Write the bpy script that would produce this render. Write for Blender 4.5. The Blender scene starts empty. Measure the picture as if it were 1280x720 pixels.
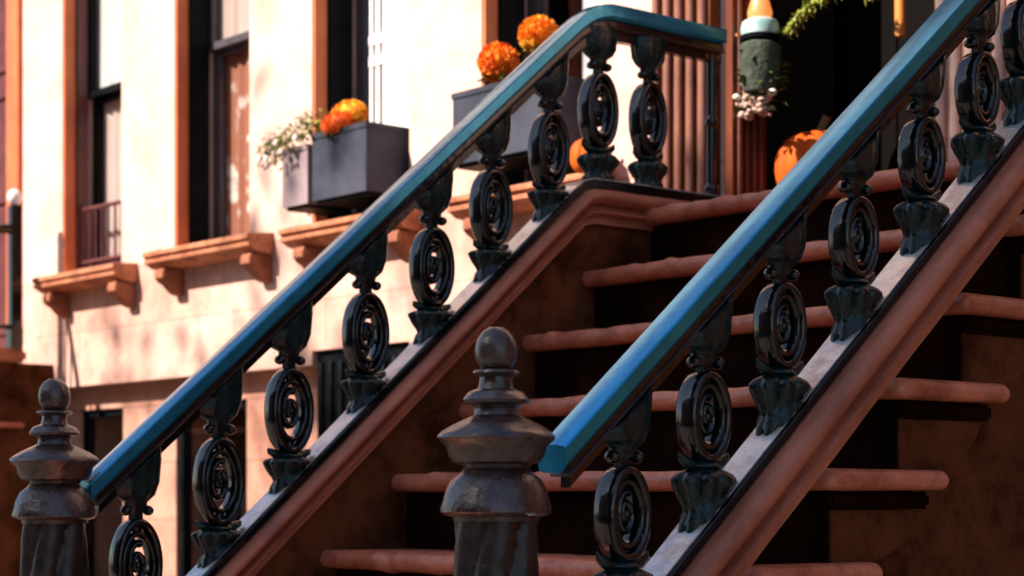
import bpy, bmesh, math, random
from mathutils import Vector, Matrix
random.seed(7)
S = bpy.context.scene
C = S.collection
R = math.radians
ZO = 1.388           # eye height: all geometry below is written relative to the eye, then lifted

# ------------------------------------------------------------------ materials
def new_mat(name):
    m = bpy.data.materials.new(name); m.use_nodes = True
    nt = m.node_tree
    return m, nt, nt.nodes['Principled BSDF']

def noise_mat(name, c1, c2, scale=6, rough=.7, bump=.2, bscale=60, c3=None, spec=.5, rvar=.1, coat=0, bdist=.004, detail=6, streak=None, grime=0, gscale=3.3):
    m, nt, b = new_mat(name)
    N = nt.nodes; L = nt.links
    tc = N.new('ShaderNodeTexCoord')
    mp = N.new('ShaderNodeMapping'); L.new(tc.outputs['Object'], mp.inputs[0])
    if streak: mp.inputs['Scale'].default_value = streak
    n1 = N.new('ShaderNodeTexNoise'); n1.inputs['Scale'].default_value = scale; n1.inputs['Detail'].default_value = detail
    n1.inputs['Roughness'].default_value = .62
    L.new(mp.outputs[0], n1.inputs['Vector'])
    cr = N.new('ShaderNodeValToRGB')
    e = cr.color_ramp.elements
    e[0].position = .33; e[0].color = (*c1, 1); e[1].position = .68; e[1].color = (*c2, 1)
    if c3:
        x = e.new(.52); x.color = (*c3, 1)
    L.new(n1.outputs['Fac'], cr.inputs[0]); L.new(cr.outputs[0], b.inputs['Base Color'])
    if grime:
        n3 = N.new('ShaderNodeTexNoise'); n3.inputs['Scale'].default_value = scale * gscale; n3.inputs['Detail'].default_value = 8; n3.inputs['Roughness'].default_value = .7
        L.new(mp.outputs[0], n3.inputs['Vector'])
        r3 = N.new('ShaderNodeValToRGB'); r3.color_ramp.elements[0].position = .38; r3.color_ramp.elements[0].color = (.38, .34, .33, 1)
        r3.color_ramp.elements[1].position = .52; r3.color_ramp.elements[1].color = (1, 1, 1, 1)
        x3 = r3.color_ramp.elements.new(.72); x3.color = (1.25, 1.2, 1.15, 1)
        L.new(n3.outputs['Fac'], r3.inputs[0])
        g3 = N.new('ShaderNodeMixRGB'); g3.blend_type = 'MULTIPLY'; g3.inputs[0].default_value = grime
        L.new(cr.outputs[0], g3.inputs[1]); L.new(r3.outputs[0], g3.inputs[2]); L.new(g3.outputs[0], b.inputs['Base Color'])
    n2 = N.new('ShaderNodeTexNoise'); n2.inputs['Scale'].default_value = bscale; n2.inputs['Detail'].default_value = 5
    L.new(tc.outputs['Object'], n2.inputs['Vector'])
    bp = N.new('ShaderNodeBump'); bp.inputs['Strength'].default_value = bump; bp.inputs['Distance'].default_value = bdist
    L.new(n2.outputs['Fac'], bp.inputs['Height']); L.new(bp.outputs[0], b.inputs['Normal'])
    mr = N.new('ShaderNodeMapRange'); mr.inputs['To Min'].default_value = max(0, rough - rvar); mr.inputs['To Max'].default_value = min(1, rough + rvar)
    L.new(n1.outputs['Fac'], mr.inputs['Value']); L.new(mr.outputs[0], b.inputs['Roughness'])
    b.inputs['Specular IOR Level'].default_value = spec
    if coat:
        b.inputs['Coat Weight'].default_value = coat; b.inputs['Coat Roughness'].default_value = .08
    return m

def plain_mat(name, c, rough=.5, spec=.5, emis=None, estr=0):
    m, nt, b = new_mat(name)
    b.inputs['Base Color'].default_value = (*c, 1); b.inputs['Roughness'].default_value = rough
    b.inputs['Specular IOR Level'].default_value = spec
    if emis:
        b.inputs['Emission Color'].default_value = (*emis, 1); b.inputs['Emission Strength'].default_value = estr
    return m

def glass_mat(name, refl=.12):
    m = bpy.data.materials.new(name); m.use_nodes = True; nt = m.node_tree; N = nt.nodes; L = nt.links
    N.remove(N['Principled BSDF']); out = N['Material Output']
    t = N.new('ShaderNodeBsdfTransparent'); t.inputs[0].default_value = (.93, .95, .95, 1)
    g = N.new('ShaderNodeBsdfGlossy'); g.inputs['Roughness'].default_value = .03
    tc = N.new('ShaderNodeTexCoord'); n = N.new('ShaderNodeTexNoise'); n.inputs['Scale'].default_value = 5
    L.new(tc.outputs['Object'], n.inputs['Vector'])
    bp = N.new('ShaderNodeBump'); bp.inputs['Strength'].default_value = .08; bp.inputs['Distance'].default_value = .02
    L.new(n.outputs['Fac'], bp.inputs['Height']); L.new(bp.outputs[0], g.inputs['Normal'])
    mx = N.new('ShaderNodeMixShader'); mx.inputs[0].default_value = refl
    L.new(t.outputs[0], mx.inputs[1]); L.new(g.outputs[0], mx.inputs[2]); L.new(mx.outputs[0], out.inputs['Surface'])
    return m

def spot_mat(name, base, spot, scale=9, thr=.3, rough=.9, base2=None):
    """base colour with pale scattered spots, for cloth and painted reflections"""
    m, nt, b = new_mat(name); N = nt.nodes; L = nt.links
    tc = N.new('ShaderNodeTexCoord')
    v = N.new('ShaderNodeTexVoronoi'); v.inputs['Scale'].default_value = scale; v.inputs['Randomness'].default_value = 1
    L.new(tc.outputs['Object'], v.inputs['Vector'])
    cr = N.new('ShaderNodeValToRGB'); cr.color_ramp.elements[0].position = thr * .6; cr.color_ramp.elements[0].color = (1, 1, 1, 1)
    cr.color_ramp.elements[1].position = thr; cr.color_ramp.elements[1].color = (0, 0, 0, 1)
    L.new(v.outputs['Distance'], cr.inputs[0])
    n = N.new('ShaderNodeTexNoise'); n.inputs['Scale'].default_value = scale * .35; n.inputs['Detail'].default_value = 3
    L.new(tc.outputs['Object'], n.inputs['Vector'])
    c2 = N.new('ShaderNodeValToRGB'); c2.color_ramp.elements[0].position = .47; c2.color_ramp.elements[1].position = .56
    L.new(n.outputs['Fac'], c2.inputs[0])
    mul = N.new('ShaderNodeMath'); mul.operation = 'MULTIPLY'
    L.new(cr.outputs[0], mul.inputs[0]); L.new(c2.outputs[0], mul.inputs[1])
    mb = N.new('ShaderNodeMixRGB'); mb.inputs[1].default_value = (*base, 1); mb.inputs[2].default_value = (*(base2 or base), 1)
    L.new(n.outputs['Fac'], mb.inputs[0])
    mx = N.new('ShaderNodeMixRGB'); L.new(mb.outputs[0], mx.inputs[1]); mx.inputs[2].default_value = (*spot, 1)
    L.new(mul.outputs[0], mx.inputs[0]); L.new(mx.outputs[0], b.inputs['Base Color'])
    b.inputs['Roughness'].default_value = rough
    return m

def stone_mat(name, c1, c2, c3, bw=.62, bh=.245, off=(0, 0, 0), joint=.62):
    m = noise_mat(name, c1, c2, scale=1.9, rough=.85, bump=.4, bscale=90, c3=c3, spec=.2, grime=.3, gscale=5)
    nt = m.node_tree; N = nt.nodes; L = nt.links; b = N['Principled BSDF']
    src = b.inputs['Base Color'].links[0].from_socket
    tc = N.new('ShaderNodeTexCoord'); sp = N.new('ShaderNodeSeparateXYZ'); cb = N.new('ShaderNodeCombineXYZ')
    L.new(tc.outputs['Object'], sp.inputs[0]); L.new(sp.outputs[0], cb.inputs[0]); L.new(sp.outputs[2], cb.inputs[1])
    mp = N.new('ShaderNodeMapping'); mp.inputs['Location'].default_value = off; L.new(cb.outputs[0], mp.inputs[0])
    br = N.new('ShaderNodeTexBrick'); br.inputs['Scale'].default_value = 1; br.inputs['Brick Width'].default_value = bw; br.inputs['Row Height'].default_value = bh
    br.inputs['Mortar Size'].default_value = .0035; br.inputs['Mortar Smooth'].default_value = .3
    br.inputs['Color1'].default_value = (1, 1, 1, 1); br.inputs['Color2'].default_value = (.90, .87, .85, 1); br.inputs['Mortar'].default_value = (joint, joint * .9, joint * .85, 1)
    L.new(mp.outputs[0], br.inputs['Vector'])
    mx = N.new('ShaderNodeMixRGB'); mx.blend_type = 'MULTIPLY'; mx.inputs[0].default_value = 1
    L.new(src, mx.inputs[1]); L.new(br.outputs['Color'], mx.inputs[2]); L.new(mx.outputs[0], b.inputs['Base Color'])
    return m
M = {}
M['facade'] = noise_mat('painted_pier_stone', (.60, .39, .30), (.78, .55, .45), scale=2.2, rough=.85, bump=.3, bscale=90, c3=(.73, .51, .42), spec=.2, grime=.12, gscale=4)
M['facade3'] = stone_mat('pink_wall_stone', (.56, .32, .25), (.80, .56, .47), (.68, .42, .34), off=(0, .002, 0), joint=.75)
M['facade2'] = stone_mat('facade_stone_lower', (.46, .22, .15), (.64, .38, .29), (.56, .30, .22), off=(.2, .1, 0))
M['terra'] = noise_mat('terracotta_bounce', (.50, .115, .04), (.64, .17, .06), scale=7, rough=.6, bump=.15, spec=.4)  # orange bounce light of the reveals put into the colour
M['sill'] = noise_mat('sill_stone', (.32, .095, .04), (.54, .22, .12), scale=8, rough=.75, bump=.4, bscale=70, c3=(.46, .18, .09), spec=.3, grime=.5)
M['brown'] = noise_mat('brownstone', (.48, .135, .070), (.80, .29, .175), scale=6, rough=.42, bump=.5, bscale=75, c3=(.62, .21, .125), spec=.6, grime=.5)
M['curb'] = noise_mat('brownstone_curb', (.36, .12, .068), (.70, .27, .165), scale=5, rough=.45, bump=.5, bscale=80, c3=(.50, .175, .105), spec=.5, streak=(1, .35, .35), grime=.45, gscale=2.4)
M['pil'] = noise_mat('door_surround_stone', (.17, .06, .035), (.30, .13, .09), scale=5, rough=.6, bump=.3, bscale=70, spec=.4)
M['riser'] = noise_mat('riser_stone_shade', (.007, .0022, .0013), (.020, .006, .003), scale=5, rough=.9, bump=.3, bscale=50, spec=.04)  # near black: shade on the risers put into the colour
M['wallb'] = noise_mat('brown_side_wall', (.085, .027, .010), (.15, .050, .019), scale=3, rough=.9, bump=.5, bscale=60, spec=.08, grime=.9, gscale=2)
M['iron'] = noise_mat('black_iron', (.002, .003, .004), (.005, .008, .010), scale=20, rough=.12, bump=.2, bscale=45, spec=.6, rvar=.05)
M['ironleaf'] = noise_mat('black_green_iron', (.001, .004, .005), (.004, .034, .038), scale=26, rough=.26, bump=.5, bscale=90, spec=.4, rvar=.1)
M['rail'] = noise_mat('rail_sky_sheen', (.015, .33, .66), (.035, .48, .86), scale=11, rough=.25, bump=.1, bscale=40, spec=.9, rvar=.06, coat=0, streak=(1, .25, .25), grime=.35)  # sky reflection on the black rail put into a teal colour
M['rail'].node_tree.nodes['Principled BSDF'].inputs['Metallic'].default_value = .85
M['rail2'] = noise_mat('rail_sky_sheen_dark', (.014, .25, .46), (.03, .38, .62), scale=11, rough=.18, bump=.15, bscale=40, spec=.9, rvar=.06, coat=.1, streak=(1, .25, .25), grime=.35)  # darker copy for the left rail, sky sheen again in the colour
M['rail2'].node_tree.nodes['Principled BSDF'].inputs['Metallic'].default_value = .6
M['railedge'] = noise_mat('rail_bead_highlight', (.03, .014, .014), (.10, .05, .045), scale=20, rough=.4, bump=.2, spec=.4)  # brownish highlight along the bead put into the colour
M['newel'] = noise_mat('newel_iron_paint', (.026, .018, .018), (.085, .058, .056), scale=11, rough=.27, bump=.6, bscale=60, spec=.7, rvar=.12, grime=.8)
M['shaft'] = noise_mat('dark_shaft_paint', (.006, .006, .007), (.030, .022, .022), scale=14, rough=.38, bump=.6, bscale=60, spec=.5, grime=.6)
M['plate'] = noise_mat('plate_sky_sheen', (.34, .50, .58), (.88, .76, .64), scale=5, rough=.3, bump=.2, spec=.7, coat=.4, c3=(.70, .74, .74), grime=.6)  # pale sky reflection on the iron plate put into the colour
M['plate'].node_tree.nodes['Principled BSDF'].inputs['Metallic'].default_value = .5
M['bracket'] = noise_mat('shaded_bracket_stone', (.20, .06, .03), (.40, .15, .08), scale=10, rough=.75, bump=.3, bscale=70, spec=.3)  # darker than the sill: shade on the brackets put into the colour
M['frame'] = noise_mat('black_window_paint', (.002, .003, .004), (.006, .008, .010), scale=12, rough=.5, bump=.1, spec=.06)
M['maroon'] = noise_mat('maroon_window_paint', (.07, .014, .016), (.12, .03, .03), scale=12, rough=.5, bump=.1, spec=.4)
M['mauve'] = noise_mat('mauve_sash_paint', (.05, .045, .055), (.10, .09, .11), scale=12, rough=.45, bump=.1, spec=.4)
M['white'] = noise_mat('white_paint', (.72, .70, .70), (.84, .82, .82), scale=6, rough=.5, bump=.05)
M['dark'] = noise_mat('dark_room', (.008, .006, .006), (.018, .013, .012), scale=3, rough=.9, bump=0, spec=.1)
M['black'] = plain_mat('door_shade_black', (.003, .002, .002), .6, .05)  # darkness of the doorway put into the door colour
M['wood'] = noise_mat('door_wood', (.09, .020, .008), (.19, .044, .014), scale=9, rough=.45, bump=.2, spec=.5, streak=(1, 1, .15))
M['woodlit'] = noise_mat('lit_door_wood', (.45, .15, .03), (.70, .30, .07), scale=9, rough=.4, bump=.15, streak=(1, 1, .15))  # warm light on the strip put into a brighter wood colour
M['box'] = noise_mat('charcoal_planter', (.035, .040, .055), (.075, .080, .105), scale=5, rough=.6, bump=.15, bscale=120, spec=.04)
M['box2'] = noise_mat('mauve_planter', (.22, .16, .17), (.34, .26, .27), scale=5, rough=.55, bump=.15, bscale=120, spec=.4)
M['glass'] = glass_mat('window_glass', .10)
M['cream_reflection'] = spot_mat('cream_glass_sheen', (.80, .72, .68), (.92, .9, .88), 7, .5, base2=(.86, .82, .80))  # pale reflection in the glass, painted on a sheet behind it
M['pink_reflection'] = spot_mat('pink_glass_sheen', (.66, .42, .36), (.88, .82, .78), 6, .5, base2=(.8, .66, .62))  # blush street reflection painted on a sheet behind the glass
M['rust_reflection'] = spot_mat('rust_glass_sheen', (.42, .15, .085), (.92, .84, .76), 15, .5, base2=(.52, .20, .13))  # brick and sunlit leaf reflections painted as rust with pale spots
M['white_cloth'] = spot_mat('white_curtain', (.78, .76, .80), (.9, .9, .9), 8, .5)
M['orange'] = noise_mat('marigold_petal', (.80, .17, .006), (.95, .34, .015), scale=30, rough=.6, bump=.2, spec=.3)
M['redor'] = noise_mat('rust_petal', (.66, .075, .012), (.85, .20, .02), scale=30, rough=.6, bump=.2, spec=.3)
M['yellow'] = noise_mat('yellow_petal', (.85, .42, .02), (.92, .60, .06), scale=30, rough=.6, bump=.2, spec=.3)
M['wpetal'] = noise_mat('white_petal', (.70, .66, .52), (.88, .82, .76), scale=30, rough=.6, bump=.2, spec=.3)
M['ppetal'] = noise_mat('blush_petal', (.40, .25, .20), (.62, .46, .38), scale=30, rough=.6, bump=.2, spec=.3)
M['leaf'] = noise_mat('leaf_green', (.035, .075, .015), (.10, .17, .03), scale=25, rough=.5, bump=.1, spec=.4)
M['lime'] = noise_mat('lime_leaf', (.22, .26, .03), (.42, .44, .08), scale=25, rough=.5, bump=.1, spec=.4)
M['pumpkin'] = noise_mat('pumpkin_skin', (.50, .065, .004), (.74, .15, .010), scale=7, rough=.65, bump=.15, spec=.2)
M['stem'] = noise_mat('dry_stem', (.12, .09, .04), (.25, .20, .09), scale=20, rough=.8, bump=.3)
M['bark'] = noise_mat('bark', (.05, .035, .022), (.13, .095, .065), scale=12, rough=.9, bump=.8, bscale=30, bdist=.02)
M['treeleaf'] = noise_mat('tree_leaf', (.03, .06, .012), (.08, .12, .025), scale=9, rough=.6, bump=.1)
M['walk'] = noise_mat('sidewalk_slab', (.07, .058, .05), (.12, .10, .085), scale=3, rough=.85, bump=.4, bscale=60)
M['asphalt'] = noise_mat('asphalt', (.035, .035, .036), (.065, .063, .062), scale=14, rough=.85, bump=.6, bscale=140)
M['brick'] = noise_mat('brick_far', (.22, .07, .04), (.36, .13, .08), scale=8, rough=.85, bump=.4)
M['lampglass'] = noise_mat('lamp_glass', (.20, .42, .42), (.62, .76, .72), scale=25, rough=.2, bump=.2, spec=.6)
M['amber'] = plain_mat('lit_amber_glass', (.6, .2, .06), .4, .5, (1, .30, .08), .3)
M['bulb'] = plain_mat('lit_bulb', (.9, .4, .1), .4, .5, (1, .33, .07), 2.2)
M['copper'] = noise_mat('dull_brass', (.3, .16, .05), (.5, .3, .1), scale=12, rough=.35, bump=.2)
M['moss'] = noise_mat('basket_moss', (.02, .03, .018), (.08, .10, .07), scale=30, rough=.9, bump=.8, bscale=60, bdist=.01)

# ------------------------------------------------------------------ mesh helper
class MB:
    def __init__(s): s.bm = bmesh.new()
    def box(s, x0, x1, y0, y1, z0, z1, bev=0):
        r = bmesh.ops.create_cube(s.bm, size=1)
        vs = r['verts']
        bmesh.ops.scale(s.bm, vec=(x1 - x0, y1 - y0, z1 - z0), verts=vs)
        bmesh.ops.translate(s.bm, vec=((x0 + x1) / 2, (y0 + y1) / 2, (z0 + z1) / 2), verts=vs)
        if bev:
            es = list({e for v in vs for e in v.link_edges})
            bmesh.ops.bevel(s.bm, geom=es, offset=bev, segments=2, affect='EDGES', clamp_overlap=True)
        return s
    def prism(s, pts, axis, a0, a1):
        """pts 2D polygon; axis 'x': pts=(y,z) ; 'y': pts=(x,z); 'z': pts=(x,y)"""
        def P(p, a):
            return {'x': (a, p[0], p[1]), 'y': (p[0], a, p[1]), 'z': (p[0], p[1], a)}[axis]
        A = [s.bm.verts.new(P(p, a0)) for p in pts]; B = [s.bm.verts.new(P(p, a1)) for p in pts]
        n = len(pts)
        for i in range(n):
            s.bm.faces.new((A[i], A[(i + 1) % n], B[(i + 1) % n], B[i]))
        s.bm.faces.new(A[::-1]); s.bm.faces.new(B)
        return s
    def sweep(s, prof, path, closed=True):
        """prof list of (dx,dz); path list of (x,y,z): vertical-plane sweep along y"""
        rings = [[s.bm.verts.new((p[0] + a, p[1], p[2] + b)) for a, b in prof] for p in path]
        n = len(prof)
        for r0, r1 in zip(rings, rings[1:]):
            for i in range(n if closed else n - 1):
                s.bm.faces.new((r0[i], r0[(i + 1) % n], r1[(i + 1) % n], r1[i]))
        if closed:
            s.bm.faces.new(rings[0][::-1]); s.bm.faces.new(rings[-1])
        return s
    def lathe(s, prof, c, seg=32, sx=1, sy=1, lobes=0, amp=0, rot=0, shear=None):
        cx, cy, cz = c
        rings = []
        for (r, z, *q) in prof:
            a_ = q[0] if q else 1
            ring = []
            for i in range(seg):
                t = 2 * math.pi * i / seg
                rr = r * (1 + (amp * a_ * abs(math.sin(lobes * t / 2 + rot)) - amp * a_ * .5 if lobes else 0))
                x = rr * math.cos(t) * sx; y = rr * math.sin(t) * sy
                zz = z
                if shear: zz += shear[0](z) * y
                ring.append(s.bm.verts.new((cx + x, cy + y, cz + zz)))
            rings.append(ring)
        for a, b in zip(rings, rings[1:]):
            for i in range(seg):
                s.bm.faces.new((a[i], a[(i + 1) % seg], b[(i + 1) % seg], b[i]))
        if prof[0][0] > 1e-4: s.bm.faces.new(rings[0][::-1])
        if prof[-1][0] > 1e-4: s.bm.faces.new(rings[-1])
        return s
    def tube(s, pts, rad, seg=8, flat=None):
        """tube along 3D pts; rad scalar or list; flat=(vector, factor) squashes"""
        pts = [Vector(p) for p in pts]; n = len(pts)
        rads = rad if isinstance(rad, (list, tuple)) else [rad] * n
        rings = []
        up = Vector((1, 0, 0))
        for i, p in enumerate(pts):
            t = (pts[min(i + 1, n - 1)] - pts[max(i - 1, 0)]).normalized()
            u = up if abs(t.dot(up)) < .95 else Vector((0, 0, 1))
            a = (u - t * u.dot(t)).normalized(); b = t.cross(a)
            fx = flat if flat else 1
            rings.append([s.bm.verts.new(p + (a * math.cos(2 * math.pi * k / seg) * fx + b * math.sin(2 * math.pi * k / seg)) * rads[i]) for k in range(seg)])
        for r0, r1 in zip(rings, rings[1:]):
            for k in range(seg): s.bm.faces.new((r0[k], r0[(k + 1) % seg], r1[(k + 1) % seg], r1[k]))
        s.bm.faces.new(rings[0][::-1]); s.bm.faces.new(rings[-1])
        return s
    def oval(s, c, a, b, rx, rr, seg=40, sec=10):
        """oval ring in the y-z plane; a half width (y), b half height (z), rx half thickness in x, rr radial half thickness"""
        rings = []
        for i in range(seg):
            t = 2 * math.pi * i / seg
            cy, cz = a * math.cos(t), b * math.sin(t)
            n = Vector((0, math.cos(t) * b, math.sin(t) * a)).normalized()
            ring = []
            for k in range(sec):
                p = 2 * math.pi * k / sec
                ex = math.copysign(abs(math.cos(p)) ** .6, math.cos(p)); er = math.copysign(abs(math.sin(p)) ** .8, math.sin(p))
                ring.append(s.bm.verts.new(Vector(c) + Vector((rx * ex, cy, cz)) + n * rr * er))
            rings.append(ring)
        for i in range(seg):
            r0, r1 = rings[i], rings[(i + 1) % seg]
            for k in range(sec): s.bm.faces.new((r0[k], r0[(k + 1) % sec], r1[(k + 1) % sec], r1[k]))
        return s
    def ball(s, c, r, sx=1, sy=1, sz=1, u=16, v=10):
        q = bmesh.ops.create_uvsphere(s.bm, u_segments=u, v_segments=v, radius=r)
        bmesh.ops.scale(s.bm, vec=(sx, sy, sz), verts=q['verts']); bmesh.ops.translate(s.bm, vec=c, verts=q['verts'])
        return s
    def leaf(s, c, L, W, d, up):
        d = Vector(d).normalized(); up = Vector(up); sd = d.cross(up)
        if sd.length < 1e-3: sd = Vector((1, 0, 0))
        sd.normalize(); nn = sd.cross(d)
        c = Vector(c)
        v = [s.bm.verts.new(c), s.bm.verts.new(c + d * L * .5 + sd * W * .5 + nn * L * .08), s.bm.verts.new(c + d * L - nn * L * .1), s.bm.verts.new(c + d * L * .5 - sd * W * .5 + nn * L * .08)]
        s.bm.faces.new((v[0], v[1], v[2])); s.bm.faces.new((v[0], v[2], v[3]))
        return s
    def build(s, name, mat, parent=None, smooth=True, angle=35, noise=0, nscale=8):
        bm = s.bm
        if noise:
            from mathutils import noise as mn
            for v in bm.verts: v.co += mn.noise_vector(v.co * nscale) * noise
        bmesh.ops.recalc_face_normals(bm, faces=bm.faces)
        me = bpy.data.meshes.new(name); bm.to_mesh(me); bm.free()
        me.materials.append(mat)
        o = bpy.data.objects.new(name, me); C.objects.link(o)
        if smooth:
            for p in me.polygons: p.use_smooth = True
            try: me.set_sharp_from_angle(angle=R(angle))
            except Exception: pass
        if parent: o.parent = parent
        return o

def tag(o, label=None, cat=None, group=None, kind=None):
    if label: o['label'] = label
    if cat: o['category'] = cat
    if group: o['group'] = group
    if kind: o['kind'] = kind
    return o
def empty(name, loc=(0, 0, 0), label=None, cat=None, group=None):
    o = bpy.data.objects.new(name, None); C.objects.link(o); o.location = loc; o.empty_display_size = .1
    return tag(o, label, cat, group)
def kids(o): return [c for c in bpy.data.objects if c.parent == o]
def copy_tree(o, parent=None):
    c = o.copy(); C.objects.link(c); c.parent = parent
    for k in kids(o): copy_tree(k, c)
    return c

GZ = -ZO    # ground level
# ------------------------------------------------------------------ ground
tag(MB().box(-60, 60, -3.2, 60, GZ - .3, GZ).build('sidewalk', M['walk'], smooth=False), kind='structure')
tag(MB().box(-60, 60, -60, -3.203, GZ - .3, GZ - .13).build('road', M['asphalt'], smooth=False), kind='structure')

# ------------------------------------------------------------------ stair geometry
MS = .869; RISE = .18; RUN = .2072
Y0 = 2.5845; Z0 = -.128
XL = -3.714; XE = -2.346
def plateL(y): return min(.466 + .872 * (y - 3), .835)
def plateR(y): return min(.468 + .868 * (y - 3), .835)
YC = 3.423
stoop = empty('brownstone_stoop', (0, 0, 0), 'reddish brownstone entrance stoop of rounded steps climbing between two iron railings', 'stoop')

def nose_profile(y, z, e):
    pts = [(y + e, z)]
    r = .021
    for i in range(9):
        t = math.pi / 2 + math.pi * i / 8
        pts.append((y + r + r * math.cos(t), z - r + r * math.sin(t)))
    pts += [(y + .045, z - 2 * r)]
    if e < .45:
        for i in range(1, 8):
            t = -math.pi / 2 + math.pi * i / 8
            pts.append((y + e - r + r * math.cos(t), z - r + r * math.sin(t)))
        pts[0] = (y + e - r, z)
    else:
        pts += [(y + e, z - 2 * r)]
    return pts

for k in range(-6, 6):
    y = Y0 + k * RUN; z = Z0 + k * RISE
    top = (k == 5)
    e = .37 if not top else .50
    # tread slab with rounded front and rounded outer end
    m = MB()
    prof = nose_profile(y, z, e if not top else .95)
    xs = [XL - .02] + [XL + .05 + i * (XE - .02 - XL - .05) / 110 for i in range(111)]
    rings = []
    rnd = random.Random(k + 40)
    chips = [(rnd.uniform(XL + .08, XE - .1), rnd.uniform(.008, .03), rnd.uniform(.002, .007)) for _ in range(9)]
    knobs = [(rnd.uniform(XL + .06, XL + .7), rnd.uniform(.010, .022), rnd.uniform(.003, .006)) for _ in range(2)]
    for xx in xs:
        wob = .0025 * math.sin(xx * 9 + k) + rnd.uniform(-.0005, .0005) + sum(d_ * math.exp(-((xx - c_) / w_) ** 2) for c_, w_, d_ in chips)
        lift = sum(d_ * math.exp(-((xx - c_) / w_) ** 2) for c_, w_, d_ in knobs)
        rings.append([m.bm.verts.new((xx, p[0] + (wob if p[0] < y + .04 else 0), p[1] - (wob * .4 if p[0] < y + .04 else 0) + (lift if p[0] < y + .05 and p[1] > z - .015 else 0))) for p in prof])
    # rounded outer edge: shrink profile towards the slab's mid plane
    r = .021
    for j in range(1, 5):
        t = j / 4 * math.pi / 2
        dx = r * math.sin(t); sh = r * (1 - math.cos(t))
        ring = []
        for p in prof:
            zz = p[1]; zc = z - r
            zz = zc + (zz - zc) * math.cos(t) if t < 1.5 else zc
            yy = p[0]
            if yy > y + .3: yy -= sh
            if yy < y + .04: yy += sh
            ring.append(m.bm.verts.new((XE - .02 + dx, yy, zz)))
        rings.append(ring)
    n = len(prof)
    for a, b in zip(rings, rings[1:]):
        for i in range(n): m.bm.faces.new((a[i], a[(i + 1) % n], b[(i + 1) % n], b[i]))
    m.bm.faces.new(rings[0][::-1])
    st = m.build('tread', M['brown'], stoop, angle=50, noise=.0012, nscale=16)
    # riser block below the tread
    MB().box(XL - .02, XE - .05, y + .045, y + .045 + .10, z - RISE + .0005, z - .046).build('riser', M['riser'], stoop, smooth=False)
    # cove moulding under the nosing on the outer end, its shadow put into the colour
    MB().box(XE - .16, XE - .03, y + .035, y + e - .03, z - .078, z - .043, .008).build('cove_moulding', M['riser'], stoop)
    # side bracket
    pts = [(y + .050, z - .079), (y + .050, z - RISE)]
    lo = (y + .155, z - RISE - .10)
    p0, p1, p2 = Vector((y + .160, z - RISE - .001)), Vector((y + .285, z - .165)), Vector((y + e - .05, z - .079))
    for i in range(0, 11):
        t = i / 10
        q = p0 * (1 - t) ** 2 + p1 * 2 * t * (1 - t) + p2 * t * t
        pts.append((q.x, q.y))
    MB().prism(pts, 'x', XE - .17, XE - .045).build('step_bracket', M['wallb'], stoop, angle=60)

# landing floor body and stair core
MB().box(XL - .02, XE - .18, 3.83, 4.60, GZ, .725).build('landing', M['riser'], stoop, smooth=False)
core = [(1.42, GZ), (4.55, GZ), (4.55, .70), (3.90, .70)]
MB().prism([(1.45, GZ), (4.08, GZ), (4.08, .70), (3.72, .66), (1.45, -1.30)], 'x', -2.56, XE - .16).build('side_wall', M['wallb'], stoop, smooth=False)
MB().prism([(2.12, -.80), (3.95, .66), (3.95, .70), (3.46, .70), (2.12, -.46)], 'x', -2.47, -2.425).build('shade_infill', M['riser'], stoop, smooth=False)  # dark sheet paints the shade under the right curb
# end return wall of the landing at the right, up to the house
MB().box(-2.56, XE - .06, 4.085, 4.16, GZ, .72).build('landing_wall', M['wallb'], stoop, smooth=False)

# curbs
def curb_prof(sc, w, dz):
    pr = [(0, 0), (.010, -.003), (.019, -.011), (.023, -.023), (.021, -.034), (.012, -.044), (-.004, -.050), (-.014, -.054), (-.014, -.064), (-.006, -.067), (.004, -.069), (.009, -.074), (.008, -.080), (.000, -.085), (-.010, -.089), (-.012, -.096), (-.010, -.112)]
    pts = [(a, b * sc) for a, b in pr]
    pts += [(-.05, -.112 * sc), (-w, -.112 * sc), (-w, -.064 * sc), (-w - .012, -.03 * sc), (-w, 0)]
    return pts
def curb_path(X, f, y0):
    ys = [y0, 2.4, 2.8, 3.2, YC - .05]
    P = [(X, y, f(y) - .027) for y in ys]
    P += [(X, YC - .01, f(YC - .01) - .029), (X, YC + .03, .835 - .029), (X, 3.6, .835 - .029), (X, 3.98, .835 - .029)]
    return P
def subdiv(P, n):
    out = []
    for a, b in zip(P, P[1:]):
        for i in range(n):
            t = i / n; out.append(tuple(a[j] * (1 - t) + b[j] * t for j in range(3)))
    out.append(P[-1]); return out
cl = MB().sweep(curb_prof(.80, .125, 0), subdiv(curb_path(-3.690, plateL, 2.06), 8)).build('curb', M['curb'], stoop, angle=50, noise=.0015, nscale=9)
cr_ = MB().sweep(curb_prof(1.15, .125, 0), subdiv(curb_path(-2.272, plateR, 2.09), 8)).build('curb', M['curb'], stoop, angle=50, noise=.0015, nscale=9)
# wall under the left curb
def lowL(y): return plateL(y) - .10
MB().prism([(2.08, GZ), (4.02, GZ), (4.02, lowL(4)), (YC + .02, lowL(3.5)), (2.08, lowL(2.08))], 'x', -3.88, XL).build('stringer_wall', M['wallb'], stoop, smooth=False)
# pedestals below the newels
for X in (-3.74, -2.33):
    MB().box(X - .13, X + .13, 1.80, 2.075, GZ, -.47, .01).build('pedestal', M['brown'], stoop)

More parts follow.
